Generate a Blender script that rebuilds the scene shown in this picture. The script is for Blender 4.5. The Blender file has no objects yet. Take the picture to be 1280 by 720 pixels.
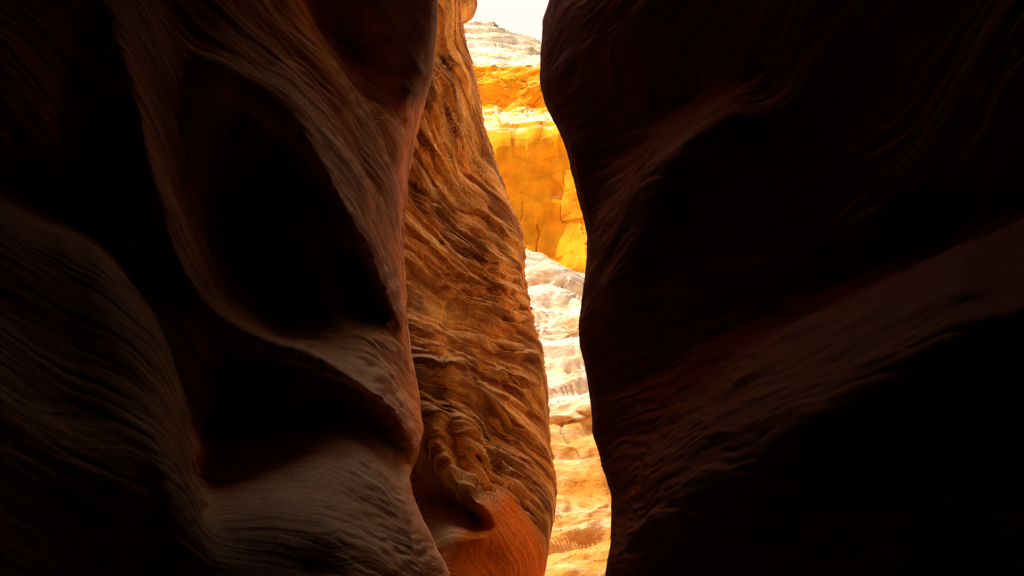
import bpy, math, random
import numpy as np

# ------------------------------------------------------------------ scene
scn = bpy.context.scene
COL = scn.collection
scn.render.engine = 'CYCLES'
scn.cycles.use_denoising = True
scn.cycles.max_bounces = 8
scn.cycles.diffuse_bounces = 5
scn.cycles.glossy_bounces = 2
scn.cycles.caustics_reflective = False
scn.cycles.caustics_refractive = False
scn.view_settings.view_transform = 'Standard'
scn.view_settings.look = 'None'
scn.view_settings.exposure = 0
scn.view_settings.gamma = 1

# ------------------------------------------------------------------ camera
PITCH = math.radians(17.0)
EYE = np.array([0.0, 0.0, 1.6])
LENS = 35.0
F = 1280 * LENS / 36.0
FW = np.array([0, math.cos(PITCH), math.sin(PITCH)])
UP = np.array([0, -math.sin(PITCH), math.cos(PITCH)])
RT = np.array([1.0, 0, 0])
cam_d = bpy.data.cameras.new('camera')
cam_d.lens = LENS
cam_d.sensor_width = 36
cam_d.clip_start = 0.05
cam_d.clip_end = 6000
cam = bpy.data.objects.new('camera', cam_d)
COL.objects.link(cam)
cam.location = EYE
cam.rotation_euler = (math.radians(90) + PITCH, 0, 0)
scn.camera = cam


def at(px, py, d):
    """survey reading -> world point: bearing and elevation as seen from the eye point, distance d along the view axis"""
    px, py, d = np.asarray(px, float), np.asarray(py, float), np.asarray(d, float)
    u = (px - 640) / F
    v = (360 - py) / F
    return EYE + d[..., None] * (u[..., None] * RT + FW + v[..., None] * UP)


# ------------------------------------------------------------------ noise (numpy)
def _hash(i, j, k, seed):
    n = (i * 73856093) ^ (j * 19349663) ^ (k * 83492791) ^ (seed * 2654435761)
    n = n & 0x7fffffff
    n = ((n >> 13) ^ n) * 1274126177 & 0x7fffffff
    n = ((n >> 15) ^ n) * 668265261 & 0x7fffffff
    n = (n >> 16) ^ n
    return (n & 0xffff) / 32767.5 - 1.0


def vnoise(x, y, z, seed=0):
    xi, yi, zi = np.floor(x).astype(np.int64), np.floor(y).astype(np.int64), np.floor(z).astype(np.int64)
    fx, fy, fz = x - xi, y - yi, z - zi
    q = lambda t: t * t * t * (t * (t * 6 - 15) + 10)
    ux, uy, uz = q(fx), q(fy), q(fz)
    h = lambda a, b, c: _hash(xi + a, yi + b, zi + c, seed)
    x00 = h(0, 0, 0) * (1 - ux) + h(1, 0, 0) * ux
    x10 = h(0, 1, 0) * (1 - ux) + h(1, 1, 0) * ux
    x01 = h(0, 0, 1) * (1 - ux) + h(1, 0, 1) * ux
    x11 = h(0, 1, 1) * (1 - ux) + h(1, 1, 1) * ux
    a = x00 * (1 - uy) + x10 * uy
    b = x01 * (1 - uy) + x11 * uy
    return a * (1 - uz) + b * uz


def fbm(P, f, octv=3, seed=0, gain=0.5, aniso=(1, 1, 1)):
    s, a, t = 0, 1.0, 0.0
    for o in range(octv):
        s = s + a * vnoise(P[..., 0] * f * aniso[0] + 17.3 * o, P[..., 1] * f * aniso[1] + 5.1 * o,
                           P[..., 2] * f * aniso[2] + 9.7 * o, seed + o)
        t += a
        a *= gain
        f *= 2.03
    return s / t


def smooth(a, b, x):
    t = np.clip((x - a) / (b - a), 0, 1)
    return t * t * (3 - 2 * t)


# ------------------------------------------------------------------ relief surfaces from survey points
def rbf(pts, c=14.0):
    A = np.array(pts, float)
    X, v = A[:, :2], 1.0 / A[:, 2]
    n = len(X)
    r = np.sqrt(((X[:, None] - X[None]) ** 2).sum(-1) + c * c)
    Q = np.concatenate([np.ones((n, 1)), X / 500], 1)
    M = np.zeros((n + 3, n + 3))
    M[:n, :n] = r - 1e-6 * np.eye(n)
    M[:n, n:] = Q
    M[n:, :n] = Q.T
    w = np.linalg.solve(M, np.concatenate([v, np.zeros(3)]))

    def ev(px, py):
        out = np.empty(px.size)
        fx, fy = px.ravel(), py.ravel()
        for s in range(0, fx.size, 20000):
            q = np.stack([fx[s:s + 20000], fy[s:s + 20000]], 1)
            rr = np.sqrt(((q[:, None] - X[None]) ** 2).sum(-1) + c * c)
            out[s:s + 20000] = rr @ w[:n] + w[n] + (q / 500) @ w[n + 1:]
        return (1.0 / np.clip(out, 1 / 400.0, 1 / 1.2)).reshape(px.shape)
    return ev


def curve(pts, rows):
    A = np.array(pts, float)
    # smooth monotone interpolation of the edge x(y)
    y, x = A[:, 1], A[:, 0]
    fine = np.linspace(y[0], y[-1], 600)
    xs = np.interp(fine, y, x)
    k = np.hanning(17)
    k /= k.sum()
    pad = np.concatenate([xs[:1].repeat(8), xs, xs[-1:].repeat(8)])
    xs = np.convolve(pad, k, 'valid')
    return np.interp(rows, fine, xs)


def normals(P):
    du = np.empty_like(P)
    dv = np.empty_like(P)
    du[:, 1:-1] = P[:, 2:] - P[:, :-2]
    du[:, 0] = P[:, 1] - P[:, 0]
    du[:, -1] = P[:, -1] - P[:, -2]
    dv[1:-1] = P[2:] - P[:-2]
    dv[0] = P[1] - P[0]
    dv[-1] = P[-1] - P[-2]
    n = np.cross(dv, du)
    n /= np.linalg.norm(n, axis=-1, keepdims=True) + 1e-12
    return n


def tag(o, label=None, cat=None, group=None, kind=None):
    if label:
        o['label'] = label
    if cat:
        o['category'] = cat
    if group:
        o['group'] = group
    if kind:
        o['kind'] = kind
    return o


def mesh_from(name, V, faces, N, mat, origin, parent=None):
    me = bpy.data.meshes.new(name)
    nf = len(faces)
    me.vertices.add(len(V))
    me.vertices.foreach_set('co', (V - origin).astype(np.float32).ravel())
    me.loops.add(nf * 4)
    me.loops.foreach_set('vertex_index', faces.astype(np.int32).ravel())
    me.polygons.add(nf)
    me.polygons.foreach_set('loop_start', np.arange(0, nf * 4, 4, dtype=np.int32))
    me.polygons.foreach_set('loop_total', np.full(nf, 4, dtype=np.int32))
    me.polygons.foreach_set('use_smooth', np.ones(nf, dtype=bool))
    me.update()
    me.validate()
    if N is not None and len(me.polygons) == nf:
        me.normals_split_custom_set_from_vertices(N.astype(np.float32).tolist())
    me.materials.append(mat)
    o = bpy.data.objects.new(name, me)
    COL.objects.link(o)
    if parent is None:
        o.location = origin
    else:
        o.parent = parent
    return o


def rock(name, P, mat, regions=None, flip=False, mats=None, attr=None, bed=None):
    """a rock mass from a grid of points; regions: int per face, 0 = body, k = part names[k-1]"""
    ny, nx = P.shape[:2]
    idx = np.arange(ny * nx).reshape(ny, nx)
    q = np.stack([idx[:-1, :-1], idx[1:, :-1], idx[1:, 1:], idx[:-1, 1:]], -1)
    if flip:
        q = q[..., ::-1]
    N = normals(P)
    if flip:
        N = -N
    V = P.reshape(-1, 3)
    N = N.reshape(-1, 3)
    origin = np.array([V[:, 0].mean(), V[:, 1].mean(), V[:, 2].min()])
    names, reg = regions if regions else ([], np.zeros((ny - 1, nx - 1), int))
    root = None
    for k in range(len(names) + 1):
        f = q[reg == k]
        if not len(f):
            continue
        used, inv = np.unique(f, return_inverse=True)
        o = mesh_from(name if k == 0 else names[k - 1], V[used], inv.reshape(f.shape), N[used],
                      (mats or {}).get(k, mat), origin, root)
        bz = (V[:, 2] if bed is None else bed.ravel())[used]
        ab = o.data.attributes.new('bed', 'FLOAT', 'POINT')
        ab.data.foreach_set('value', bz.astype(np.float32))
        if attr is not None:
            at_ = o.data.attributes.new('tint', 'FLOAT', 'POINT')
            at_.data.foreach_set('value', attr.ravel()[used].astype(np.float32))
        if k == 0:
            root = o
    for ch in root.children:
        if ch.name.split('.')[0] in PART_LABELS:
            ch['label'] = PART_LABELS[ch.name.split('.')[0]]
    return root


PART_LABELS = {'hollow': 'scooped hollow darkened by painted shade', 'shelf': 'pale lit lower shelf', 'apron': 'smooth foot painted with red orange glow',
               'broken_band': 'broken darker orange band under the pale cap', 'overhang': 'overhanging block darkened by painted shade'}


def in_poly(px, py, poly):
    A = np.array(poly, float)
    ins = np.zeros(px.shape, bool)
    j = len(A) - 1
    for i in range(len(A)):
        xi, yi, xj, yj = A[i, 0], A[i, 1], A[j, 0], A[j, 1]
        c = ((yi > py) != (yj > py)) & (px < (xj - xi) * (py - yi) / (yj - yi + 1e-12) + xi)
        ins ^= c
        j = i
    return ins


# ------------------------------------------------------------------ materials
def sandstone(name, dark, mid, light, streak=11.0, bump=0.5, varnish=None, rough=0.9, grain=60.0, vscale=0.8, vamt=0.5,
              dip=(0.0, 0.0), bdist=0.02, toplight_dust=None, tint=None, drange=(0.45, 0.8), ramp=(0.32, 0.68), xys=(0.5, 0.35)):
    m = bpy.data.materials.new(name)
    m.use_nodes = True
    nt = m.node_tree
    nd, lk = nt.nodes, nt.links
    nd.clear()
    out = nd.new('ShaderNodeOutputMaterial')
    bs = nd.new('ShaderNodeBsdfPrincipled')
    bs.inputs['Roughness'].default_value = rough
    bs.inputs['Specular IOR Level'].default_value = 0.12
    lk.new(bs.outputs[0], out.inputs[0])
    geo = nd.new('ShaderNodeNewGeometry')
    sp = nd.new('ShaderNodeSeparateXYZ')
    lk.new(geo.outputs['Position'], sp.inputs[0])
    ba = nd.new('ShaderNodeAttribute')
    ba.attribute_name = 'bed'
    cb = nd.new('ShaderNodeCombineXYZ')
    lk.new(sp.outputs[0], cb.inputs[0])
    lk.new(sp.outputs[1], cb.inputs[1])
    lk.new(ba.outputs['Fac'], cb.inputs[2])
    pos = cb.outputs[0]
    # warped bedding coordinate
    wn = nd.new('ShaderNodeTexNoise')
    wn.inputs['Scale'].default_value = 0.55
    wn.inputs['Detail'].default_value = 3
    lk.new(pos, wn.inputs['Vector'])
    wsub = nd.new('ShaderNodeVectorMath')
    wsub.operation = 'SUBTRACT'
    lk.new(wn.outputs['Color'], wsub.inputs[0])
    wsub.inputs[1].default_value = (0.5, 0.5, 0.5)
    wsc = nd.new('ShaderNodeVectorMath')
    wsc.operation = 'SCALE'
    lk.new(wsub.outputs[0], wsc.inputs[0])
    wsc.inputs['Scale'].default_value = 0.7
    wadd = nd.new('ShaderNodeVectorMath')
    wadd.operation = 'ADD'
    lk.new(pos, wadd.inputs[0])
    lk.new(wsc.outputs[0], wadd.inputs[1])
    mp = nd.new('ShaderNodeMapping')
    mp.inputs['Scale'].default_value = (xys[0], xys[1], streak)
    mp.inputs['Rotation'].default_value = (dip[0], dip[1], 0)
    lk.new(wadd.outputs[0], mp.inputs['Vector'])
    st = nd.new('ShaderNodeTexNoise')
    st.inputs['Scale'].default_value = 1.0
    st.inputs['Detail'].default_value = 6
    st.inputs['Roughness'].default_value = 0.62
    lk.new(mp.outputs[0], st.inputs['Vector'])
    rp = nd.new('ShaderNodeValToRGB')
    e = rp.color_ramp.elements
    e[0].position, e[0].color = ramp[0], (*dark, 1)
    e[1].position, e[1].color = ramp[1], (*light, 1)
    em = rp.color_ramp.elements.new(0.5)
    em.color = (*mid, 1)
    lk.new(st.outputs['Fac'], rp.inputs['Fac'])
    colr = rp.outputs['Color']
    # large patches of varnish and staining
    if varnish:
        vn = nd.new('ShaderNodeTexNoise')
        vn.inputs['Scale'].default_value = vscale
        vn.inputs['Detail'].default_value = 6
        vn.inputs['Roughness'].default_value = 0.6
        lk.new(wadd.outputs[0], vn.inputs['Vector'])
        vr = nd.new('ShaderNodeValToRGB')
        vr.color_ramp.elements[0].position = 0.42
        vr.color_ramp.elements[1].position = 0.62
        vr.color_ramp.elements[0].color = (0, 0, 0, 1)
        vr.color_ramp.elements[1].color = (vamt, vamt, vamt, 1)
        lk.new(vn.outputs['Fac'], vr.inputs['Fac'])
        mx = nd.new('ShaderNodeMixRGB')
        lk.new(vr.outputs['Color'], mx.inputs['Fac'])
        lk.new(colr, mx.inputs['Color1'])
        mx.inputs['Color2'].default_value = (*varnish, 1)
        colr = mx.outputs['Color']
    if toplight_dust:  # paler up-facing surfaces: light painted into the colour, also sand on the cliff
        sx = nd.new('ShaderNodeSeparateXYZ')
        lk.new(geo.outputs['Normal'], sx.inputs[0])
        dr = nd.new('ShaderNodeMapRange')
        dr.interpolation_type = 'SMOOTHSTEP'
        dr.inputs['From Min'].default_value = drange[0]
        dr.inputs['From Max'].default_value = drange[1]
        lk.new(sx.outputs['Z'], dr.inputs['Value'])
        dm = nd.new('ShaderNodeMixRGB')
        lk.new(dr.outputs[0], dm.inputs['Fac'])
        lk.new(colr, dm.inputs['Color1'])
        dm.inputs['Color2'].default_value = (*toplight_dust, 1)
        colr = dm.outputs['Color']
    if tint:
        at_ = nd.new('ShaderNodeAttribute')
        at_.attribute_name = 'tint'
        tm = nd.new('ShaderNodeMixRGB')
        lk.new(at_.outputs['Fac'], tm.inputs['Fac'])
        lk.new(colr, tm.inputs['Color1'])
        tm.inputs['Color2'].default_value = (*tint, 1)
        colr = tm.outputs['Color']
    # grain
    gn = nd.new('ShaderNodeTexNoise')
    gn.inputs['Scale'].default_value = grain
    gn.inputs['Detail'].default_value = 4
    lk.new(pos, gn.inputs['Vector'])
    gr = nd.new('ShaderNodeMapRange')
    gr.inputs['From Min'].default_value = 0.3
    gr.inputs['From Max'].default_value = 0.7
    gr.inputs['To Min'].default_value = 0.8
    gr.inputs['To Max'].default_value = 1.18
    lk.new(gn.outputs['Fac'], gr.inputs['Value'])
    gm = nd.new('ShaderNodeVectorMath')
    gm.operation = 'SCALE'
    lk.new(colr, gm.inputs[0])
    lk.new(gr.outputs[0], gm.inputs['Scale'])
    lk.new(gm.outputs[0], bs.inputs['Base Color'])
    # bump: laminae + grain
    ad = nd.new('ShaderNodeMath')
    ad.operation = 'MULTIPLY_ADD'
    lk.new(gn.outputs['Fac'], ad.inputs[0])
    ad.inputs[1].default_value = 0.25
    lk.new(st.outputs['Fac'], ad.inputs[2])
    bp = nd.new('ShaderNodeBump')
    bp.inputs['Strength'].default_value = bump
    bp.inputs['Distance'].default_value = bdist
    lk.new(ad.outputs[0], bp.inputs['Height'])
    lk.new(bp.outputs[0], bs.inputs['Normal'])
    return m


M_left = sandstone('slot_sandstone', (0.34, 0.095, 0.036), (0.76, 0.27, 0.105), (0.93, 0.42, 0.19), streak=24, bump=1.0, bdist=0.03, toplight_dust=(0.95, 0.58, 0.36), drange=(0.12, 0.7), tint=(0.115, 0.046, 0.026),
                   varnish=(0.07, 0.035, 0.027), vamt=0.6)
M_right = sandstone('shadowed_sandstone', (0.045, 0.018, 0.011), (0.075, 0.03, 0.018), (0.12, 0.05, 0.03), streak=22, bump=0.9, bdist=0.03, toplight_dust=(0.36, 0.14, 0.08), drange=(-0.05, 0.85),
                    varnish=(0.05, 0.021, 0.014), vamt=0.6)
M_fin = sandstone('ochre_sandstone', (0.28, 0.085, 0.018), (0.86, 0.40, 0.09), (0.97, 0.64, 0.26), streak=9, bump=1.0, ramp=(0.38, 0.62), toplight_dust=(0.95, 0.62, 0.30), drange=(0.3, 0.85),
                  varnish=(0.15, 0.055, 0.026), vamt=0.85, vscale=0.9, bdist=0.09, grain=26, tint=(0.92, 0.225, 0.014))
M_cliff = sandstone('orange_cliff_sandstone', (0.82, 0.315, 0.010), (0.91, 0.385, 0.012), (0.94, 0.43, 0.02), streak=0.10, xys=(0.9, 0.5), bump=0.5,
                    varnish=(0.66, 0.25, 0.012), vamt=0.3, vscale=0.2, grain=1.2, bdist=0.1, toplight_dust=(0.85, 0.68, 0.42))
M_pale = sandstone('bleached_slickrock', (0.60, 0.33, 0.13), (0.84, 0.67, 0.48), (0.92, 0.82, 0.66), streak=1.8, bump=0.9,
                   varnish=(0.80, 0.44, 0.12), vamt=0.4, vscale=0.35, grain=3, bdist=0.3)
M_dome = sandstone('cream_rim_sandstone', (0.72, 0.42, 0.15), (0.92, 0.76, 0.53), (0.96, 0.88, 0.72), streak=2.2, bump=0.9, grain=3, bdist=0.3)
M_ledge = sandstone('buff_ledge_sandstone', (0.50, 0.19, 0.025), (0.68, 0.34, 0.085), (0.84, 0.60, 0.34), streak=1.5, bump=0.9,
                    varnish=(0.60, 0.24, 0.02), vamt=0.6, vscale=0.3, grain=3, bdist=0.3)
M_upper = sandstone('bounce_rim_sandstone', (0.74, 0.38, 0.15), (0.88, 0.55, 0.26), (0.94, 0.70, 0.42), streak=6, bump=0.6)  # bright rock colour for the unseen slopes that bounce sun into the slot
M_sand = sandstone('sand', (0.40, 0.22, 0.10), (0.46, 0.26, 0.12), (0.52, 0.31, 0.16), streak=2, bump=0.4, grain=30)


# ------------------------------------------------------------------ bedding relief
def bedding(P, D, amp=1.0, f0=3.0, seed=3, warp=0.22):
    z = P[..., 2] + warp * fbm(P, 0.45, 3, seed) + 0.04 * fbm(P, 2.1, 2, seed + 7)
    Q = np.stack([P[..., 0] * 0.16, P[..., 1] * 0.10, z], -1)
    a = fbm(Q, f0, 1, seed + 20)
    b = fbm(Q, f0 * 2.7, 1, seed + 30)
    c = fbm(Q, f0 * 6.5, 1, seed + 40)
    d = fbm(Q, f0 * 14, 1, seed + 50)
    e = fbm(P, 14.0, 2, seed + 60)
    return amp * (0.046 * a + 0.028 * b + 0.014 * np.abs(c) * 1.4 + 0.007 * d + 0.0012 * e)


def dipped(P, k, ymax):
    """points with the height replaced by the height above a dipping bedding plane"""
    Q = P.copy()
    y = P[..., 1]
    Q[..., 2] += k * (y - np.logaddexp(0, (y - ymax) * 2.0) / 2.0)
    return Q


def settle(P, disp, w=None):
    n = normals(P)
    s = np.sign((n * (EYE - P)).sum(-1))
    s[s == 0] = 1
    return P + n * (s * disp)[..., None]


def up_rows(P, zs, xfun):
    """rows added above the first row; xfun(row0, k, z) -> points"""
    return np.stack([xfun(P[0], z) for z in zs[::-1]], 0)


ROWS = np.arange(-70, 800, 1.7)

# ================================================================== LEFT WALL
L_edge = [(549, -90), (548, 0), (546, 50), (542, 92), (531, 130), (522, 165), (514, 200), (508, 240), (505, 280), (505, 330),
          (507, 370), (511, 410), (516, 450), (521, 480), (526, 512), (528, 545), (521, 572), (512, 594), (514, 618), (527, 648),
          (546, 688), (564, 724), (580, 760), (600, 810)]


def lines(*polys, step=22):
    """sample every survey polyline (px, py, distance) at regular spacing"""
    out = []
    for pl in polys:
        A = np.array(pl, float)
        if len(A) == 1:
            out.append(tuple(A[0]))
            continue
        seg = np.hypot(np.diff(A[:, 0]), np.diff(A[:, 1]))
        s = np.concatenate([[0], np.cumsum(seg)])
        n = max(2, int(round(s[-1] / step)) + 1)
        for q in np.linspace(0, s[-1], n):
            out.append(tuple(np.interp(q, s, A[:, k]) for k in range(3)))
    return out


L_pts = lines(
    # far-left, facing the viewer
    [(-70, -70, 4.3), (0, 60, 4.3), (0, 180, 4.3)], [(70, -70, 4.7), (60, 60, 4.6), (60, 180, 4.6)], [(120, 20, 4.9), (115, 130, 4.9)],
    [(-70, 200, 4.0)],
    # faint rib from the top, stepping back on its right, a dark valley on its left
    [(110, -70, 4.95), (140, 10, 4.95), (170, 90, 4.95), (182, 160, 4.95), (198, 240, 5.0), (220, 310, 5.1), (246, 366, 5.3), (270, 396, 5.6)],
    [(170, -70, 5.5), (192, 20, 5.6), (212, 90, 5.75), (224, 160, 5.9), (236, 240, 6.1), (256, 310, 6.4), (282, 360, 6.7)],
    [(140, 150, 5.2), (130, 225, 5.2), (160, 300, 5.45), (198, 370, 5.75), (226, 420, 6.1), (246, 480, 6.4), (256, 545, 6.4)],
    [(20, 230, 4.6), (80, 255, 4.85)],
    # near-left bulge
    [(-70, 330, 3.4), (-70, 500, 3.1), (-70, 800, 2.7)], [(0, 300, 3.75), (0, 450, 3.4), (0, 650, 3.1), (0, 800, 2.95)],
    [(80, 320, 4.05), (90, 450, 3.75), (90, 600, 3.45), (80, 800, 3.25)], [(125, 330, 4.3), (165, 440, 4.05), (180, 540, 3.85), (190, 640, 3.75), (190, 800, 3.7)],
    [(150, 350, 4.6), (190, 425, 4.5), (210, 500, 4.35), (225, 580, 4.2), (243, 660, 4.1), (262, 740, 4.1), (270, 800, 4.1)],
    [(240, 590, 5.0), (255, 640, 4.8)],
    # big hollow
    [(240, 130, 6.3), (252, 200, 6.8), (262, 280, 7.2), (285, 340, 7.6), (330, 385, 7.7)],
    [(300, 140, 7.2), (315, 220, 7.7), (330, 300, 8.0), (370, 370, 8.1)], [(350, 175, 7.5), (370, 250, 8.0), (395, 320, 8.2), (430, 385, 8.4)],
    [(386, 232, 7.6), (418, 285, 8.0), (450, 335, 8.3), (476, 385, 8.6), (494, 412, 8.9)],
    # lit slab above it: lower lip, then running away to the edge
    [(225, 92, 5.9), (262, 104, 6.05), (300, 112, 6.15), (350, 142, 6.3), (398, 208, 6.55), (436, 268, 6.8), (468, 328, 7.2), (484, 365, 7.75), (500, 408, 8.8)],
    [(200, -70, 5.7), (215, 30, 5.8)], [(260, -70, 6.0), (290, 40, 6.3), (330, 90, 6.5)], [(330, -70, 6.6), (345, 20, 6.9), (380, 100, 7.1), (420, 180, 7.4), (455, 245, 7.8), (480, 310, 8.3), (498, 370, 8.9)],
    [(362, -30, 7.3), (385, 40, 7.45), (405, 80, 7.6), (428, 120, 7.75), (452, 165, 8.1), (478, 220, 8.6), (494, 270, 9.2)],
    [(503, 225, 9.7), (503, 300, 9.8), (506, 375, 9.7)],
    # thin ribs and the dark facets between them
    [(378, -30, 7.9), (398, 40, 7.9), (418, 80, 8.0), (440, 122, 8.2), (464, 165, 8.5), (488, 212, 9.1)],
    [(428, 66, 8.35), (446, 88, 8.5), (468, 112, 8.75), (488, 134, 9.0), (503, 155, 9.35)],
    [(462, 140, 8.5), (480, 165, 8.7), (497, 200, 9.2)],
    # overhanging block, faces the viewer
    [(395, -70, 7.8), (410, 0, 8.05), (432, 48, 8.4), (470, 88, 8.6), (509, 130, 9.0)],
    [(440, -70, 7.6), (460, 20, 8.05), (490, 60, 8.4), (515, 105, 8.9)], [(500, -70, 7.8), (505, 10, 8.25), (525, 60, 8.65), (530, 95, 8.95)],
    [(541, -70, 8.3), (540, 0, 8.55), (539, 50, 8.8), (534, 92, 9.2), (522, 122, 9.3)],
    [(514, 150, 9.5), (507, 190, 9.7)], [(528, 128, 10.3), (518, 165, 10.3), (510, 205, 10.2)],
    # ledge with sharp crest
    [(262, 398, 5.75), (300, 418, 5.8), (330, 430, 5.85), (385, 452, 6.0), (440, 478, 6.35), (478, 500, 6.85), (503, 526, 7.7), (518, 556, 8.7)],
    [(345, 416, 6.7), (390, 432, 6.6), (440, 452, 7.0), (480, 474, 7.7), (508, 508, 8.6), (524, 545, 9.4)],
    [(360, 404, 7.4), (405, 410, 7.5), (445, 412, 7.9), (480, 424, 8.4), (500, 446, 9.0), (514, 480, 9.5), (526, 520, 9.8)],
    # second hollow
    [(262, 416, 6.4), (300, 440, 6.9), (340, 452, 7.1), (385, 470, 7.4), (440, 498, 7.8), (474, 520, 8.2), (496, 546, 8.8), (507, 580, 9.6)],
    [(265, 500, 6.9), (320, 490, 7.4), (380, 505, 7.9), (440, 528, 8.3), (478, 556, 8.7)], [(275, 550, 6.9), (330, 530, 7.6), (390, 526, 8.0)],
    # shelf
    [(262, 600, 5.8), (300, 580, 6.25), (350, 556, 6.7), (400, 542, 7.0), (440, 556, 7.1), (472, 578, 7.4), (505, 614, 7.9), (525, 648, 8.1), (545, 688, 8.3), (562, 724, 8.5)],
    [(275, 628, 5.2), (330, 598, 5.65), (390, 577, 6.05), (435, 587, 6.25), (462, 612, 6.45), (495, 652, 6.85), (525, 697, 7.3), (540, 724, 7.7)],
    [(290, 648, 4.75), (345, 634, 4.9), (400, 628, 5.2), (440, 642, 5.5), (480, 675, 6.0), (515, 712, 6.7)],
    # banded foot below the shelf
    [(278, 668, 4.5), (340, 666, 4.5), (400, 672, 4.7), (450, 688, 5.1), (490, 710, 5.6), (525, 742, 6.6)],
    [(290, 705, 4.25), (350, 708, 4.35), (430, 726, 4.75)], [(300, 800, 3.85), (400, 800, 4.15), (500, 800, 5.4), (545, 800, 7.2)],
)
ev = rbf(L_pts, 7.0)
T = np.linspace(0, 1, 372)
edge = curve(L_edge, ROWS)
PX = -70 + (edge[:, None] + 70) * T[None]
PY = ROWS[:, None] + 0 * PX
D = ev(PX, PY)
D = D + 0.35 * smooth(0.985, 1.0, T)[None] ** 2
PL = at(PX, PY, D)
EG = 0.3 + 0.7 * smooth(1.0, 0.93, T)[None]
disp = EG * np.clip(D / 7.5, 0.3, 1) * (bedding(dipped(PL, 0.30, 5.0), D, 1.0, 2.6, 3, 0.16) + 0.05 * fbm(PL, 0.9, 3, 91))
PL = settle(PL, disp)


def skirts(P, side, roof_z, roof_x, rim, back_y, curl, lean=0.5):
    """extend a relief: behind the eye point, round the far edge, up to the rim and plateau, down to the floor.
    P columns run from the near end to the far edge; side = -1 left, +1 right"""
    near = P[:, 0]
    ks = np.linspace(0, 1, 15)[1:][::-1]
    cols = []
    for k in ks:
        q = near.copy()
        q[:, 1] = near[:, 1] * (1 - k) + back_y * k
        q[:, 0] = near[:, 0] * (1 - k * k) + side * (-0.8) * k * k + side * 1.3 * np.sin(math.pi * min(1, k * 1.05)) * 1.0
        cols.append(q)
    A = np.stack(cols, 1)
    far = P[:, -1]
    cols = []
    for cx, cy in curl:
        q = far.copy()
        q[:, 0] += side * cx
        q[:, 1] += cy
        cols.append(q)
    B = np.stack(cols, 1)
    G = np.concatenate([A, P, B], 1)
    # upward
    top = G[0]
    rows = []
    for k in np.linspace(0, 1, 30)[1:]:
        q = top.copy()
        w = 1 - smooth(4.9, 7.5, top[:, 1])  # unseen roof over the near slot, added to keep it dark
        zt = rim * (1 - w) + roof_z * w
        q[:, 2] = top[:, 2] * (1 - k) + (zt + 0 * top[:, 2]) * k
        tx = top[:, 0] + side * lean * k ** (0.75 if side > 0 else 1.3) + side * 0.3 * np.sin(5 * k)
        tx = tx * (1 - w) + roof_x * w
        q[:, 0] = top[:, 0] * (1 - k) + tx * k
        q = q + 0.0
        rows.append(q)
    for k in (0.3, 1.0, 4.0, 14.0):
        q = rows[29 - 1].copy() if len(rows) >= 29 else rows[-1].copy()
        q[:, 0] += side * k
        q[:, 2] += 0.25 * k
        rows.append(q)
    Utop = np.stack(rows[::-1], 0)
    bot = G[-1]
    rows = []
    for k in np.linspace(0, 1, 8)[1:]:
        q = bot.copy()
        q[:, 2] = bot[:, 2] * (1 - k) + (-0.3) * k
        rows.append(q)
    return np.concatenate([Utop, G, np.stack(rows, 0)], 0), len(Utop), A.shape[1]


GL, rU, cA = skirts(PL, -1, 8.0, 0.7, 10.6, -8.0, [(0.15, 0.10), (0.5, 0.22), (1.2, 0.35), (3.0, 0.5), (9, 0.6)])
ny, nx = GL.shape[:2]
mid = (slice(rU, rU + PL.shape[0] - 1), slice(cA, cA + PL.shape[1] - 1))
reg = np.zeros((ny - 1, nx - 1), int)
cx, cy = PX[:-1, :-1], PY[:-1, :-1]
names_L = ['overhang', 'bulge', 'hollow', 'ledge', 'shelf', 'hollow']
polys_L = [
    [(372, -70), (372, 0), (420, 55), (466, 92), (510, 133), (600, 100), (600, -70)],
    [(-80, 300), (60, 288), (120, 305), (170, 385), (205, 450), (222, 540), (245, 620), (272, 740), (285, 810), (-80, 810)],
    [(245, 150), (300, 122), (350, 150), (395, 214), (434, 274), (466, 334), (500, 410), (440, 412), (350, 412), (290, 372), (250, 290)],
    [(320, 414), (440, 412), (498, 412), (512, 440), (540, 540), (540, 560), (516, 556), (500, 524), (440, 478), (345, 432)],
    [(262, 590), (340, 552), (400, 538), (445, 556), (474, 575), (505, 612), (565, 722), (545, 722), (480, 690), (400, 662), (290, 655)],
    [(262, 445), (345, 436), (440, 482), (500, 528), (516, 560), (505, 606), (474, 571), (445, 552), (400, 534), (340, 547), (264, 570)],
]
rm = np.zeros(cx.shape, int)
for k, pl in enumerate(polys_L):
    rm[in_poly(cx, cy, pl) & (rm == 0)] = k + 1
reg[mid] = rm
shade_w = smooth(6.0, 4.6, GL[..., 1]) * np.clip(0.80 + 0.5 * fbm(GL, 1.1, 4, 97, 0.5, (1, 0.5, 2.0)), 0, 0.9)  # painted shade: colour darkens towards the near end, broken by noise
hm = (in_poly(PX, PY, polys_L[2]) | in_poly(PX, PY, polys_L[5])).astype(float) + 0.8 * in_poly(PX, PY, polys_L[0])  # painted shade for both hollows and the overhanging block
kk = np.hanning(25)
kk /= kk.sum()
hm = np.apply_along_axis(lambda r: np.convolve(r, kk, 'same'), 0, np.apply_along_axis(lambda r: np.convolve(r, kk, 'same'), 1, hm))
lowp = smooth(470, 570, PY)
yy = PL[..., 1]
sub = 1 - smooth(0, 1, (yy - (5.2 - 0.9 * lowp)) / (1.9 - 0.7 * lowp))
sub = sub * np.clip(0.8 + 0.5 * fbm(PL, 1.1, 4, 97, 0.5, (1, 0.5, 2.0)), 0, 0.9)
shade_w[rU:rU + PL.shape[0], cA:cA + PL.shape[1]] = np.maximum(sub, 0.88 * hm * np.clip(0.9 + 0.3 * fbm(PL, 1.3, 3, 98), 0, 1))
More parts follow.
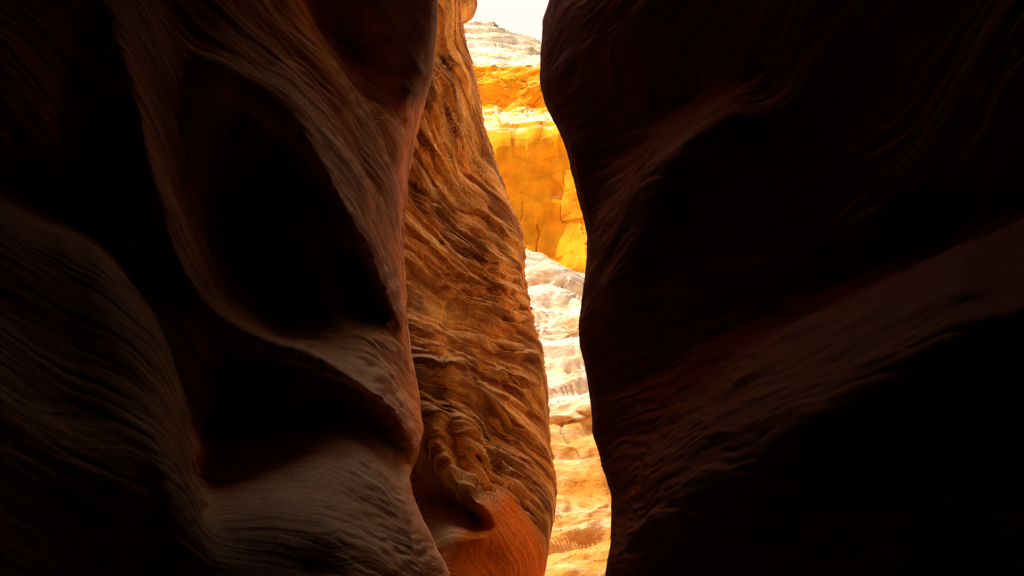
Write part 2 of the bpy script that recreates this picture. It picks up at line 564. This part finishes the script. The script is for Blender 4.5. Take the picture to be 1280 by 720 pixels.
left_wall = rock('rock_buttress', GL, M_left, (names_L, reg), attr=shade_w, bed=dipped(GL, 0.30, 5.0)[..., 2])
tag(left_wall, 'dark fluted sandstone wall with deep scooped hollows in painted shade and pale ledges', 'rock wall')

# ================================================================== FIN
F_edge = [(571, -90), (574, 0), (578, 20), (584, 50), (590, 78), (597, 108), (603, 140), (609, 170), (618, 200), (630, 230), (643, 262),
          (653, 287), (658, 312), (656, 342), (661, 370), (668, 400), (676, 430), (682, 462), (685, 500), (686, 540), (691, 575),
          (696, 608), (694, 640), (688, 672), (684, 700), (680, 724), (676, 810)]
F_pts = [
    (470, -70, 11.6), (545, -70, 13.0), (571, -70, 15.0), (545, 20, 12.8), (560, 60, 14.0), (577, 30, 15.0), (540, 110, 12.3), (570, 100, 13.6), (596, 110, 14.8),
    (470, 150, 11.2), (520, 190, 11.9), (560, 190, 12.8), (590, 200, 13.9), (613, 190, 14.6), (505, 260, 11.6), (550, 260, 12.2), (600, 250, 13.3), (635, 250, 14.2),
    (500, 330, 11.2), (560, 330, 12.0), (610, 320, 12.9), (655, 320, 14.0), (470, 350, 11.1), (565, 400, 11.9), (610, 400, 12.5), (664, 390, 13.7),
    (590, 470, 12.1), (630, 470, 12.6), (680, 465, 13.3), (470, 500, 11.4),
    (610, 550, 12.0), (640, 560, 12.3), (684, 550, 13.0), (640, 640, 11.2), (670, 630, 12.0), (693, 620, 12.8),
    (608, 690, 10.2), (640, 700, 10.7), (670, 700, 11.7), (682, 710, 12.4),  (600, 800, 10.4), (670, 800, 11.8), (470, 800, 10.4),
] + lines([(515, 400, 10.9), (524, 450, 10.7), (538, 520, 10.6), (556, 575, 10.5), (582, 622, 10.45), (606, 647, 10.5)],
          [(556, 460, 10.98), (566, 520, 10.92), (582, 575, 10.86), (602, 615, 10.8)], [(540, 470, 10.9), (552, 530, 10.82), (572, 590, 10.76)],
          [(515, 550, 11.2), (533, 590, 11.4), (560, 620, 11.5), (600, 652, 11.2)], [(505, 600, 11.5), (530, 622, 11.5)],
          [(470, 640, 11.4), (525, 648, 11.1), (560, 654, 10.45), (600, 664, 10.2)], [(530, 690, 9.9), (560, 702, 9.6), (584, 692, 9.8)], [(540, 730, 9.5), (570, 735, 9.5)])
ev = rbf(F_pts, 12)
T = np.linspace(0, 1, 190)
edge = curve(F_edge, ROWS)
PX = 440 + (edge[:, None] - 440) * T[None]
PY = ROWS[:, None] + 0 * PX
D = ev(PX, PY) + 0.6 * smooth(0.96, 1.0, T)[None] ** 2
PF = at(PX, PY, D)
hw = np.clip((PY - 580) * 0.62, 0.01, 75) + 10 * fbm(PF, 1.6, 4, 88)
tw = smooth(1.15, 0.65, np.abs(PX - (628 - 0.05 * (PY - 600))) / np.maximum(hw, 1.0)) * smooth(588, 640, PY + 14 * fbm(PF, 1.3, 3, 89))  # bounce glow on the foot, painted as a colour tint
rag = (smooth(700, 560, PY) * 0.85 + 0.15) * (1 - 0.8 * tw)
dp = smooth(420, 150, PY) * 0.55 - 0.05 + smooth(430, 560, PY) * 0.5
PS = PF + np.stack([0 * D, 0 * D, dp * (PF[..., 1] - 12)], -1)
PSb = PS[..., 2]
sc = fbm(PS, 0.8, 4, 55, 0.55, (1.0, 0.5, 2.2))
s2 = PS + 0.10 * fbm(PF, 1.2, 2, 60)[..., None]
sc2 = np.abs(fbm(s2, 1.5, 3, 65, 0.5, (0.45, 0.30, 2.6)))
s3 = np.abs(fbm(s2, 3.2, 3, 75, 0.55, (0.45, 0.30, 2.6)))
crk = -smooth(0.18, 0.0, s3) * smooth(-0.1, 0.3, fbm(PF, 1.1, 2, 77))
zb = 4.2 * (PS[..., 2] + 0.10 * fbm(PF, 0.9, 3, 81)) + 0.8 * fbm(PF, 0.5, 2, 82)
fr = zb - np.floor(zb)
hb = _hash(np.floor(zb).astype(np.int64), 0 * np.floor(zb).astype(np.int64), 0 * np.floor(zb).astype(np.int64), 3)
saw = (0.05 + 0.03 * hb) * (smooth(0.0, 0.12, fr) * (1 - fr) * 1.6 - 0.6) * (0.5 + smooth(-0.3, 0.35, fbm(PF, 0.7, 3, 83)))
low = 1 - 0.6 * smooth(430, 540, PY) * smooth(610, 560, PX)
eg = 0.25 + 0.75 * smooth(1.0, 0.8, T)[None]
disp = eg * (bedding(PS, D, 2.0, 2.1, 43, 0.2) * (0.12 + 0.88 * rag) + rag * low * (0.07 * sc - 0.10 * sc2 + 0.02 + 0.14 * crk + 0.75 * saw) + rag * 0.045 * fbm(s2, 6.0, 4, 79, 0.6, (0.6, 0.45, 1.7)))
PF = settle(PF, disp)


def fin_body(P):
    ks = np.linspace(0, 1, 8)[1:][::-1]
    A = np.stack([P[:, 0] + np.array([-9 * k, 0.5 * k, 0]) for k in ks], 1)
    B = np.stack([P[:, -1] + np.array([-a, b, 0]) for a, b in ((0.06, 0.2), (0.2, 0.5), (0.7, 1.1), (2.0, 2.0), (6, 3.0), (10, 3.5))], 1)
    G = np.concatenate([A, P, B], 1)
    rows = []
    for k in np.linspace(0, 1, 20)[1:]:
        q = G[0].copy()
        q[:, 2] = q[:, 2] * (1 - k) + 11.5 * k
        q[:, 0] -= 1.6 * k
        q[:, 1] += 0.3 * math.sin(4 * k)
        rows.append(q)
    for k in (0.5, 2.0, 8.0):
        q = rows[18].copy()
        q[:, 0] -= k
        q[:, 2] += 0.2 * k
        rows.append(q)
    bot = G[-1]
    low = []
    for k in np.linspace(0, 1, 8)[1:]:
        q = bot.copy()
        q[:, 2] = bot[:, 2] * (1 - k) - 0.3 * k
        low.append(q)
    return np.concatenate([np.stack(rows[::-1], 0), G, np.stack(low, 0)], 0), len(rows), A.shape[1]


GF, rU, cA = fin_body(PF)
reg = np.zeros((GF.shape[0] - 1, GF.shape[1] - 1), int)
cx, cy = PX[:-1, :-1], PY[:-1, :-1]
rm = np.zeros(cx.shape, int)
rm[in_poly(cx, cy, [(540, 810), (572, 722), (598, 684), (611, 648), (628, 606), (640, 598), (652, 640), (664, 672), (672, 720), (675, 810)])] = 1
reg[rU:rU + PF.shape[0] - 1, cA:cA + PF.shape[1] - 1] = rm
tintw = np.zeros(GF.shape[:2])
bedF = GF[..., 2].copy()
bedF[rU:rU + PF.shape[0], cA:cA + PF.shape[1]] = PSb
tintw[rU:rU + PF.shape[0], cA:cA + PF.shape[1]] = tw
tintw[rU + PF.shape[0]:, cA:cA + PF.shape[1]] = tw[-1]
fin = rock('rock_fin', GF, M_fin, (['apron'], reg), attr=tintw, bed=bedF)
tag(fin, 'ochre rippled sandstone fin with a smooth foot in painted red glow, standing behind the dark left wall', 'rock fin')

# ================================================================== RIGHT WALL
R_edge = [(697, -90), (688, 0), (678, 26), (675, 60), (675, 108), (682, 130), (700, 167), (711, 200), (720, 240), (732, 290), (734, 322),
          (729, 365), (723, 405), (724, 432), (731, 458), (735, 480), (738, 507), (740, 543), (753, 587), (763, 620), (765, 650),
          (762, 687), (757, 722), (752, 810)]
R_pts = lines(
    [(690, -70, 9.5), (760, -70, 8.5), (900, -70, 6.9), (1100, -70, 5.3), (1350, -70, 3.8)],
    [(686, 20, 9.65), (720, 20, 9.0), (800, 20, 8.0), (900, 20, 7.15), (1000, 20, 6.2), (1280, 20, 4.2)],
    [(678, 100, 9.8), (720, 110, 9.3), (790, 110, 8.6), (860, 105, 8.1), (925, 90, 7.3), (1000, 130, 6.6), (1280, 150, 4.5), (1350, 150, 4.1)],
    [(905, 104, 7.55), (860, 134, 8.1), (812, 176, 8.5), (775, 226, 8.85), (752, 290, 9.05), (738, 350, 9.15)],
    [(914, 112, 7.3), (870, 145, 7.5), (828, 189, 7.75), (795, 242, 7.95), (772, 304, 8.15), (754, 362, 8.5)],
    [(712, 190, 9.5), (730, 270, 9.5), (735, 320, 9.5), (724, 410, 9.5), (740, 500, 9.4), (758, 600, 9.2), (765, 640, 9.1)],
    [(905, 170, 7.1), (865, 240, 7.5), (835, 310, 7.8), (800, 390, 8.5), (765, 430, 9.0)],
    [(960, 200, 6.9), (1000, 260, 6.8), (1150, 230, 5.65), (1280, 215, 4.8), (1350, 200, 4.4)], [(870, 380, 7.95), (930, 350, 7.5), (1100, 290, 6.1)],
    [(768, 560, 9.0), (780, 510, 8.85), (830, 462, 8.4), (900, 425, 7.6), (1000, 388, 6.9), (1130, 338, 5.9), (1280, 278, 4.9), (1350, 250, 4.45)],
    [(785, 640, 8.2), (800, 580, 8.0), (860, 510, 7.2), (940, 465, 6.2), (1060, 405, 5.2), (1200, 340, 4.2)],
    [(775, 720, 7.9), (790, 700, 7.4), (815, 675, 6.8), (850, 650, 6.1), (900, 612, 5.5), (1000, 540, 4.65), (1150, 453, 3.8), (1280, 378, 3.3), (1350, 338, 3.05)],
    [(815, 790, 7.4), (860, 745, 6.7), (930, 705, 6.0), (1030, 635, 5.1), (1180, 550, 4.2), (1300, 480, 3.75), (1350, 450, 3.6)],
    [(757, 730, 8.8), (755, 800, 8.8)], [(1050, 730, 5.3), (1150, 660, 4.55), (1350, 590, 3.7)],
    [(930, 800, 6.3), (1100, 800, 5.0), (1350, 800, 3.5)], step=30)
ev = rbf(R_pts, 16)
T = np.linspace(0, 1, 372)
edge = curve(R_edge, ROWS)
PX = 1350 + (edge[:, None] - 1350) * T[None]
PY = ROWS[:, None] + 0 * PX
D = ev(PX, PY) + 0.35 * smooth(0.985, 1.0, T)[None] ** 2
PR = at(PX, PY, D)
EG = 0.25 + 0.75 * smooth(1.0, 0.93, T)[None]
disp = EG * (bedding(PR, D, 1.1, 2.6, 103, 0.16) + 0.05 * fbm(PR, 0.8, 3, 191))
PR = settle(PR, disp)
GR, rU, cA = skirts(PR, 1, 9.0, -0.7, 18.0, -8.0, [(0.15, 0.12), (0.5, 0.3), (1.2, 0.5), (2.0, 0.7), (2.7, 1.1), (3.2, 1.7),
                                                  (3.5, 2.5), (3.6, 3.5), (3.9, 4.5), (3.8, 5.5), (3.9, 6.7), (4.3, 8), (4.2, 9.3), (4.5, 10.6), (4.4, 12),
                                                  (4.8, 13.3), (5.6, 14.5), (8, 15.5), (14, 16)], 5.0)
reg = np.zeros((GR.shape[0] - 1, GR.shape[1] - 1), int)
cx, cy = PX[:-1, :-1], PY[:-1, :-1]
rm = np.zeros(cx.shape, int)
rm[in_poly(cx, cy, [(915, 100), (866, 124), (818, 172), (782, 222), (757, 288), (742, 348), (760, 368), (782, 320), (806, 258), (836, 206), (876, 158)])] = 1
rm[in_poly(cx, cy, [(770, 720), (775, 620), (800, 520), (830, 468), (900, 428), (1000, 393), (1130, 343), (1360, 255), (1360, 338), (1280, 382),
                    (1150, 457), (1000, 544), (900, 617), (850, 654), (785, 716)])] = 2
reg[rU:rU + PR.shape[0] - 1, cA:cA + PR.shape[1] - 1] = rm
reg[:rU - 6] = 3
reg[:, cA + PR.shape[1] + 3:] = 3  # unseen upper and far slopes, added to bounce sunlight into the slot
right_wall = rock('rock_buttress', GR, M_right, (['rib', 'ledge', 'bounce_slope'], reg), flip=True, mats={3: M_upper})
tag(right_wall, 'nearly black smooth sandstone wall crossed by one dim sloping ledge', 'rock wall')

# ================================================================== HANGING KNOB behind the fin top
def blob(c, r, seed, n=48, m=36):
    th = np.linspace(0, 2 * math.pi, n)
    ph = np.linspace(0.02, math.pi - 0.02, m)
    TH, PH = np.meshgrid(th, ph)
    S = np.stack([np.cos(TH) * np.sin(PH), np.sin(TH) * np.sin(PH), np.cos(PH)], -1)
    k = 1 + 0.22 * fbm(S, 1.4, 3, seed)
    return np.array(c) + S * k[..., None] * np.array(r)


kc = at(572, -12, 17.0)
K = blob(kc, (0.32, 0.8, 0.42), 7)
knob = rock('outcrop', K, M_fin, None)  # knob of overhanging rock
tag(knob, 'small rounded orange boulder bulging out above the fin at the top of the gap', 'outcrop')


# ================================================================== BACKGROUND
def sheet(name, pts, x0, x1, y0, y1, mat, nxs, nys, disp, c=20, back=None, low=None, top=None, band=None):
    ev = rbf(pts, c)
    xs = np.linspace(x0, x1, nxs)
    ys = np.linspace(y0, y1, nys)
    X, Y = np.meshgrid(xs, ys)
    if top is not None:
        ty = np.interp(xs, [q[0] for q in top], [q[1] for q in top])[None]
        Y = ty + (Y - y0) / (y1 - y0) * (y1 - ty)
    D = ev(X, Y)
    P = at(X, Y, D)
    P = settle(P, disp(P))
    if back is not None:
        rows = []
        for dy, dz in back:
            rows.append(P[0] + np.array([0, dy, dz]))
        P = np.concatenate([np.stack(rows[::-1], 0), P], 0)
    if low is not None:
        rows = []
        for dy, dz in low:
            rows.append(P[-1] + np.array([0, dy, dz]))
        P = np.concatenate([P, np.stack(rows, 0)], 0)
    regions = None
    if band is not None:
        rg = np.zeros((P.shape[0] - 1, P.shape[1] - 1), int)
        k0 = len(back or [])
        rg[:k0 + int((band[1] - y0) / (y1 - y0) * nys)] = 1
        regions = ([band[0]], rg)
    return rock(name, P, mat, regions)


def terr(P, f=0.35, a=0.5, seed=1, az=2.5, steps=0.0):
    w = fbm(P, 0.12, 3, seed)
    st = 0
    if steps:
        zb = P[..., 2] * 0.62 + 1.1 * w + 0.25 * fbm(P, 0.5, 2, seed + 3)
        fr = zb - np.floor(zb)
        st = steps * (smooth(0.0, 0.15, fr) * (1 - fr) * 1.5 - 0.6)
    Q = P + w[..., None] * np.array([1.5, 1.5, 0.9])
    return st + a * fbm(Q, f, 4, seed + 5, 0.5, (0.6, 0.6, az)) + a * (0.25 - 0.9 * np.abs(fbm(Q, f * 1.9, 4, seed + 9, 0.55, (0.6, 0.6, az)))) - 0.35 * a * smooth(0.10, 0.0, np.abs(fbm(Q, f * 3.1, 3, seed + 13, 0.5, (0.5, 0.5, az))))


# main cliff
def blocky(P):
    """jointed sandstone: beds and vertical joints stepping in and out by a few decimetres"""
    w = fbm(P, 0.25, 3, 311)
    zb = P[..., 2] / 3.1 + 0.22 * w
    i = np.floor(zb)
    xb = P[..., 0] / 2.7 + 0.37 * (i % 3) + 0.35 * fbm(P, 0.35, 3, 317)
    j = np.floor(xb)
    h = _hash(i.astype(np.int64), j.astype(np.int64), 0 * i.astype(np.int64), 5)
    fz, fx = np.abs(zb - i - 0.5), np.abs(xb - j - 0.5)
    d = 0.11 * h - 0.12 * smooth(0.488, 0.5, fz) * (h > 0.35) - 0.22 * smooth(0.484, 0.5, fx) * (h > -0.1)
    Q = P + 0.25 * fbm(P, 0.7, 2, 331)[..., None]
    z2 = Q[..., 2] / 1.3 + 0.5 * (np.floor(Q[..., 0] / 1.0) % 2)
    x2 = Q[..., 0] / 1.0
    h2 = _hash(np.floor(z2).astype(np.int64), np.floor(x2).astype(np.int64), 0 * i.astype(np.int64), 9)
    d = d + 0.06 * h2 * (vnoise(P[..., 0] * 0.4, 0 * w, P[..., 2] * 0.4, 12) > -0.1)
    return d + 0.07 * fbm(P, 0.8, 5, 322) + 0.08 * w


def cliff_relief(P):
    up = smooth(31.5, 33.5, P[..., 2])          # broken band under the cap
    return blocky(P) * (1 - 0.5 * up) + up * terr(P, 0.36, 0.55, 341, 2.2)


C_pts = lines([(200, 84, 76), (560, 84, 71.5), (740, 92, 68), (1100, 92, 64)], [(200, 110, 74), (600, 110, 70.2), (660, 114, 69), (740, 112, 66), (1100, 112, 64)],
              [(200, 138, 73.5), (600, 140, 70.5), (660, 142, 69.6), (740, 142, 66.5), (1100, 142, 64.5)],
              [(200, 148, 69), (600, 151, 67), (660, 150, 66.4), (740, 152, 63.9), (1100, 150, 60)],
              [(200, 250, 68), (620, 250, 66.2), (692, 250, 65.3)], [(708, 235, 64.8), (745, 230, 64.0), (1100, 250, 59)],
              [(690, 200, 65.2), (730, 190, 64.5)],
              [(200, 340, 67), (630, 340, 65.6), (694, 340, 64.8)], [(707, 330, 64.3), (745, 330, 63.4), (1100, 330, 59)],
              [(698, 240, 65.7), (700, 280, 65.7), (701, 330, 65.3)],
              [(200, 420, 67), (680, 420, 65.2), (740, 420, 63.8), (1100, 420, 59)], step=40)
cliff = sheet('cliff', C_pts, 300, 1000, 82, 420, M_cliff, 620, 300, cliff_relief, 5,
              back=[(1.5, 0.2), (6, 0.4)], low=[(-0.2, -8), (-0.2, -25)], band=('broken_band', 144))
tag(cliff, 'sheer glowing orange sandstone cliff with a vertical crack beyond the slot', 'cliff')

# pale domed slickrock above the cliff, rim sloping down to the right
rim_pts = [(100, -6), (400, 10), (560, 20), (590, 25), (615, 30), (640, 42), (680, 57), (740, 78), (900, 84), (1150, 88)]
xs = np.linspace(150, 1120, 420)
rim_y = np.interp(xs, [p[0] for p in rim_pts], [p[1] for p in rim_pts])
t = np.linspace(0, 1, 130)
X = xs[None] + 0 * t[:, None]
base_y = 96 + 0 * xs
Y = rim_y[None] * (1 - t[:, None]) + base_y[None] * t[:, None]
D = 70.5 + 15 * (1 - t[:, None]) ** 0.9 + 0 * X - 6 * (X - 640) / 500
PD = at(X, Y, D)
step = terr(PD, 0.34, 0.45, 401, 3.6, 0.32)
PD = settle(PD, step)
rows = [PD[0] + np.array([0, 3, 0.15]), PD[0] + np.array([0, 12, -1]), PD[0] + np.array([0, 40, -6])]
PD = np.concatenate([np.stack(rows[::-1], 0), PD, (PD[-1] + np.array([0, 4.0, -0.6]))[None]], 0)
dome = rock('slickrock_dome', PD, M_dome)
tag(dome, 'bleached layered slickrock dome above the orange cliff, rim against the white sky', 'rock dome')

# talus apron and three benches stepping down towards the slot
talus = sheet('talus_slope', [(300, 250, 64), (500, 285, 64), (620, 300, 63.6), (660, 312, 63), (700, 332, 62.2), (735, 352, 61.5), (900, 380, 58), (1100, 400, 56),
                              (300, 400, 58), (500, 390, 58), (620, 380, 58), (660, 370, 58), (735, 375, 57.5), (900, 400, 55), (1100, 420, 53)],
              300, 1100, 312, 400, M_pale, 300, 60, lambda P: terr(P, 0.45, 0.5, 501, 2.2), 20,
              top=[(300, 262), (500, 285), (620, 300), (656, 309), (680, 318), (700, 332), (735, 352), (900, 384), (1100, 395)])
tag(talus, 'pale rubble apron lying against the foot of the orange cliff', 'rock slope')

bench_u = sheet('rock_bench', [(300, 338, 60), (500, 340, 59), (620, 342, 58), (740, 346, 57), (1100, 352, 54),
                               (300, 385, 56), (620, 385, 54), (740, 388, 53), (1100, 390, 50),
                               (300, 405, 52.5), (620, 400, 51.5), (660, 405, 51), (740, 395, 50.5), (1100, 405, 47),
                               (300, 440, 53), (620, 430, 52), (740, 430, 51), (1100, 440, 48)],
                300, 1100, 338, 440, M_pale, 320, 90, lambda P: terr(P, 0.30, 0.6, 601, 3.0, 0.5), 16,
                back=[(1.0, -0.1), (3, -0.6)], low=[(0.3, -2)])
tag(bench_u, 'highest sunlit slickrock bench with a bleached top, directly under the talus', 'rock bench')
bench_m = sheet('rock_bench', [(300, 424, 51), (640, 428, 49.5), (740, 426, 49), (1100, 430, 46),
                               (300, 480, 46), (640, 480, 45), (740, 480, 44.5), (1100, 480, 42),
                               (300, 515, 42.5), (640, 512, 42), (740, 508, 41.5), (1100, 515, 39),
                               (300, 555, 43.2), (640, 555, 42.8), (740, 552, 42.4), (1100, 555, 40)],
                300, 1100, 425, 556, M_pale, 340, 110, lambda P: terr(P, 0.34, 0.6, 701, 3.0, 0.5), 16,
                back=[(1.0, -0.1), (3, -0.6)], low=[(0.3, -2)])
tag(bench_m, 'middle sunlit slickrock bench with a brown creased underside', 'rock bench')
bench_l = sheet('rock_bench', [(300, 540, 41), (640, 544, 40), (760, 540, 39.5), (1100, 545, 37),
                               (300, 590, 37), (640, 590, 36), (760, 592, 35.5), (1100, 590, 33),
                               (300, 606, 34.4), (640, 606, 34), (760, 610, 33.4), (1100, 606, 31),
                               (300, 650, 33.4), (640, 650, 33), (760, 650, 32.2), (1100, 650, 30),
                               (300, 690, 30), (640, 690, 29.6), (760, 690, 29), (1100, 690, 27),
                               (300, 740, 28), (640, 740, 27.6), (760, 740, 27), (1100, 740, 25)],
                300, 1100, 541, 745, M_ledge, 340, 170, lambda P: terr(P, 0.42, 0.5, 801, 3.0, 0.45), 16,
                back=[(1.0, -0.1), (3, -0.6)], low=[(-0.3, -1.5), (-0.6, -3)])
tag(bench_l, 'lowest bench of honey coloured rock between the fin and the right wall', 'rock bench')


# tiny desert shrubs on the rim
def mat_plain(name, c):
    m = bpy.data.materials.new(name)
    m.use_nodes = True
    nt = m.node_tree
    b = nt.nodes['Principled BSDF']
    b.inputs['Roughness'].default_value = 0.85
    n = nt.nodes.new('ShaderNodeTexNoise')
    n.inputs['Scale'].default_value = 9
    r = nt.nodes.new('ShaderNodeValToRGB')
    r.color_ramp.elements[0].color = (*[v * 0.6 for v in c], 1)
    r.color_ramp.elements[1].color = (*[v * 1.4 for v in c], 1)
    nt.links.new(n.outputs['Fac'], r.inputs['Fac'])
    nt.links.new(r.outputs['Color'], b.inputs['Base Color'])
    return m


M_leaf = mat_plain('dry_foliage', (0.10, 0.085, 0.045))
M_stem = mat_plain('dry_wood', (0.12, 0.08, 0.05))


def shrub(px, h, seed, label):
    rnd = random.Random(seed)
    i = int(round((px - 150) / (1120 - 150) * 419))
    base = PD[4, i] + np.array([0, 0, -0.05])
    root = bpy.data.objects.new('desert_shrub', None)
    COL.objects.link(root)
    root.location = base
    tag(root, label, 'shrub')
    V, Fc = [], []
    SV, SF = [], []
    for k in range(9):
        a = rnd.uniform(0, 6.28)
        l = rnd.uniform(0.6, 1.0) * h
        tip = np.array([math.cos(a) * 0.6 * l, math.sin(a) * 0.6 * l, l])
        b = len(SV)
        for q, rr in ((np.zeros(3), 0.02), (tip, 0.008)):
            for ang in (0, 2.1, 4.2):
                SV.append(q + np.array([math.cos(ang) * rr, math.sin(ang) * rr, 0]))
        SF += [(b, b + 1, b + 4, b + 3), (b + 1, b + 2, b + 5, b + 4), (b + 2, b, b + 3, b + 5)]
        for j in range(28):
            p = tip * rnd.uniform(0.35, 1.08) + np.array([rnd.gauss(0, 0.07), rnd.gauss(0, 0.07), rnd.gauss(0, 0.05)]) * h * 2
            p[2] = max(p[2], 0.03)
            d1 = np.array([rnd.gauss(0, 1) for _ in range(3)])
            d1 /= np.linalg.norm(d1)
            d2 = np.cross(d1, [0.3, 0.5, 0.8])
            s = 0.05
            b = len(V)
            V += [p - d1 * s, p + d2 * s * 0.5, p + d1 * s, p - d2 * s * 0.5]
            Fc.append((b, b + 1, b + 2, b + 3))
    for nm, vv, ff, mm in (('foliage', V, Fc, M_leaf), ('stem', SV, SF, M_stem)):
        me = bpy.data.meshes.new(nm)
        me.from_pydata([tuple(v) for v in vv], [], ff)
        me.materials.append(mm)
        o = bpy.data.objects.new(nm, me)
        COL.objects.link(o)
        o.parent = root
    return root


shrub(621, 0.34, 1, 'small dry shrub on the bleached rim against the white sky')

# ground: sand floor of the slot and the plain beyond, one sheet
gx = np.concatenate([np.linspace(-2500, -40, 12), np.linspace(-30, 30, 60), np.linspace(40, 2500, 12)])
gy = np.concatenate([np.linspace(-2500, -20, 12), np.linspace(-12, 60, 70), np.linspace(80, 2500, 12)])
GX, GY = np.meshgrid(gx, gy)
GP = np.stack([GX, GY, 0 * GX], -1)
GP[..., 2] = 0.12 * fbm(GP, 0.4, 3, 900)
g = rock('ground', GP, M_sand, None, flip=True)
tag(g, kind='structure')

# ------------------------------------------------------------------ light
SUN_EL, SUN_AZ = math.radians(49), math.radians(-120)      # azimuth from +Y towards +X: the sun stands behind-left
sd = np.array([math.sin(SUN_AZ) * math.cos(SUN_EL), math.cos(SUN_AZ) * math.cos(SUN_EL), math.sin(SUN_EL)])
L = bpy.data.lights.new('sun', 'SUN')
L.energy = 5.0
L.angle = math.radians(0.5)
L.color = (1.0, 0.93, 0.82)
lo = bpy.data.objects.new('sun', L)
COL.objects.link(lo)
from mathutils import Vector
lo.rotation_euler = Vector(-sd).to_track_quat('-Z', 'Y').to_euler()
lo.location = (-30, -20, 60)

w = bpy.data.worlds.new('World')
scn.world = w
w.use_nodes = True
nt = w.node_tree
nd, lk = nt.nodes, nt.links
nd.clear()
wo = nd.new('ShaderNodeOutputWorld')
bg = nd.new('ShaderNodeBackground')
bg.inputs['Strength'].default_value = 0.15
sky = nd.new('ShaderNodeTexSky')
sky.sky_type = 'NISHITA'
sky.sun_disc = False
sky.sun_elevation = SUN_EL
sky.sun_rotation = SUN_AZ
sky.dust_density = 3.0
sky.air_density = 1.0
tc = nd.new('ShaderNodeTexCoord')
cn = nd.new('ShaderNodeTexNoise')
cn.inputs['Scale'].default_value = 3.2
cn.inputs['Detail'].default_value = 8
cn.inputs['Roughness'].default_value = 0.62
lk.new(tc.outputs['Generated'], cn.inputs['Vector'])
dt = nd.new('ShaderNodeVectorMath')
dt.operation = 'DOT_PRODUCT'
lk.new(tc.outputs['Generated'], dt.inputs[0])
cc = np.array([0.12, 0.62, 0.78])
cc /= np.linalg.norm(cc)
dt.inputs[1].default_value = tuple(cc)
ma = nd.new('ShaderNodeMath')
ma.operation = 'MULTIPLY_ADD'
lk.new(cn.outputs['Fac'], ma.inputs[0])
ma.inputs[1].default_value = 0.28
lk.new(dt.outputs['Value'], ma.inputs[2])
cr = nd.new('ShaderNodeMapRange')
cr.interpolation_type = 'SMOOTHSTEP'
cr.inputs['From Min'].default_value = 0.78
cr.inputs['From Max'].default_value = 1.02
lk.new(ma.outputs[0], cr.inputs['Value'])
mx = nd.new('ShaderNodeMixRGB')
lk.new(cr.outputs[0], mx.inputs['Fac'])
lk.new(sky.outputs[0], mx.inputs['Color1'])
mx.inputs['Color2'].default_value = (6.9, 6.5, 5.9, 1)
lk.new(mx.outputs[0], bg.inputs['Color'])
lk.new(bg.outputs[0], wo.inputs[0])
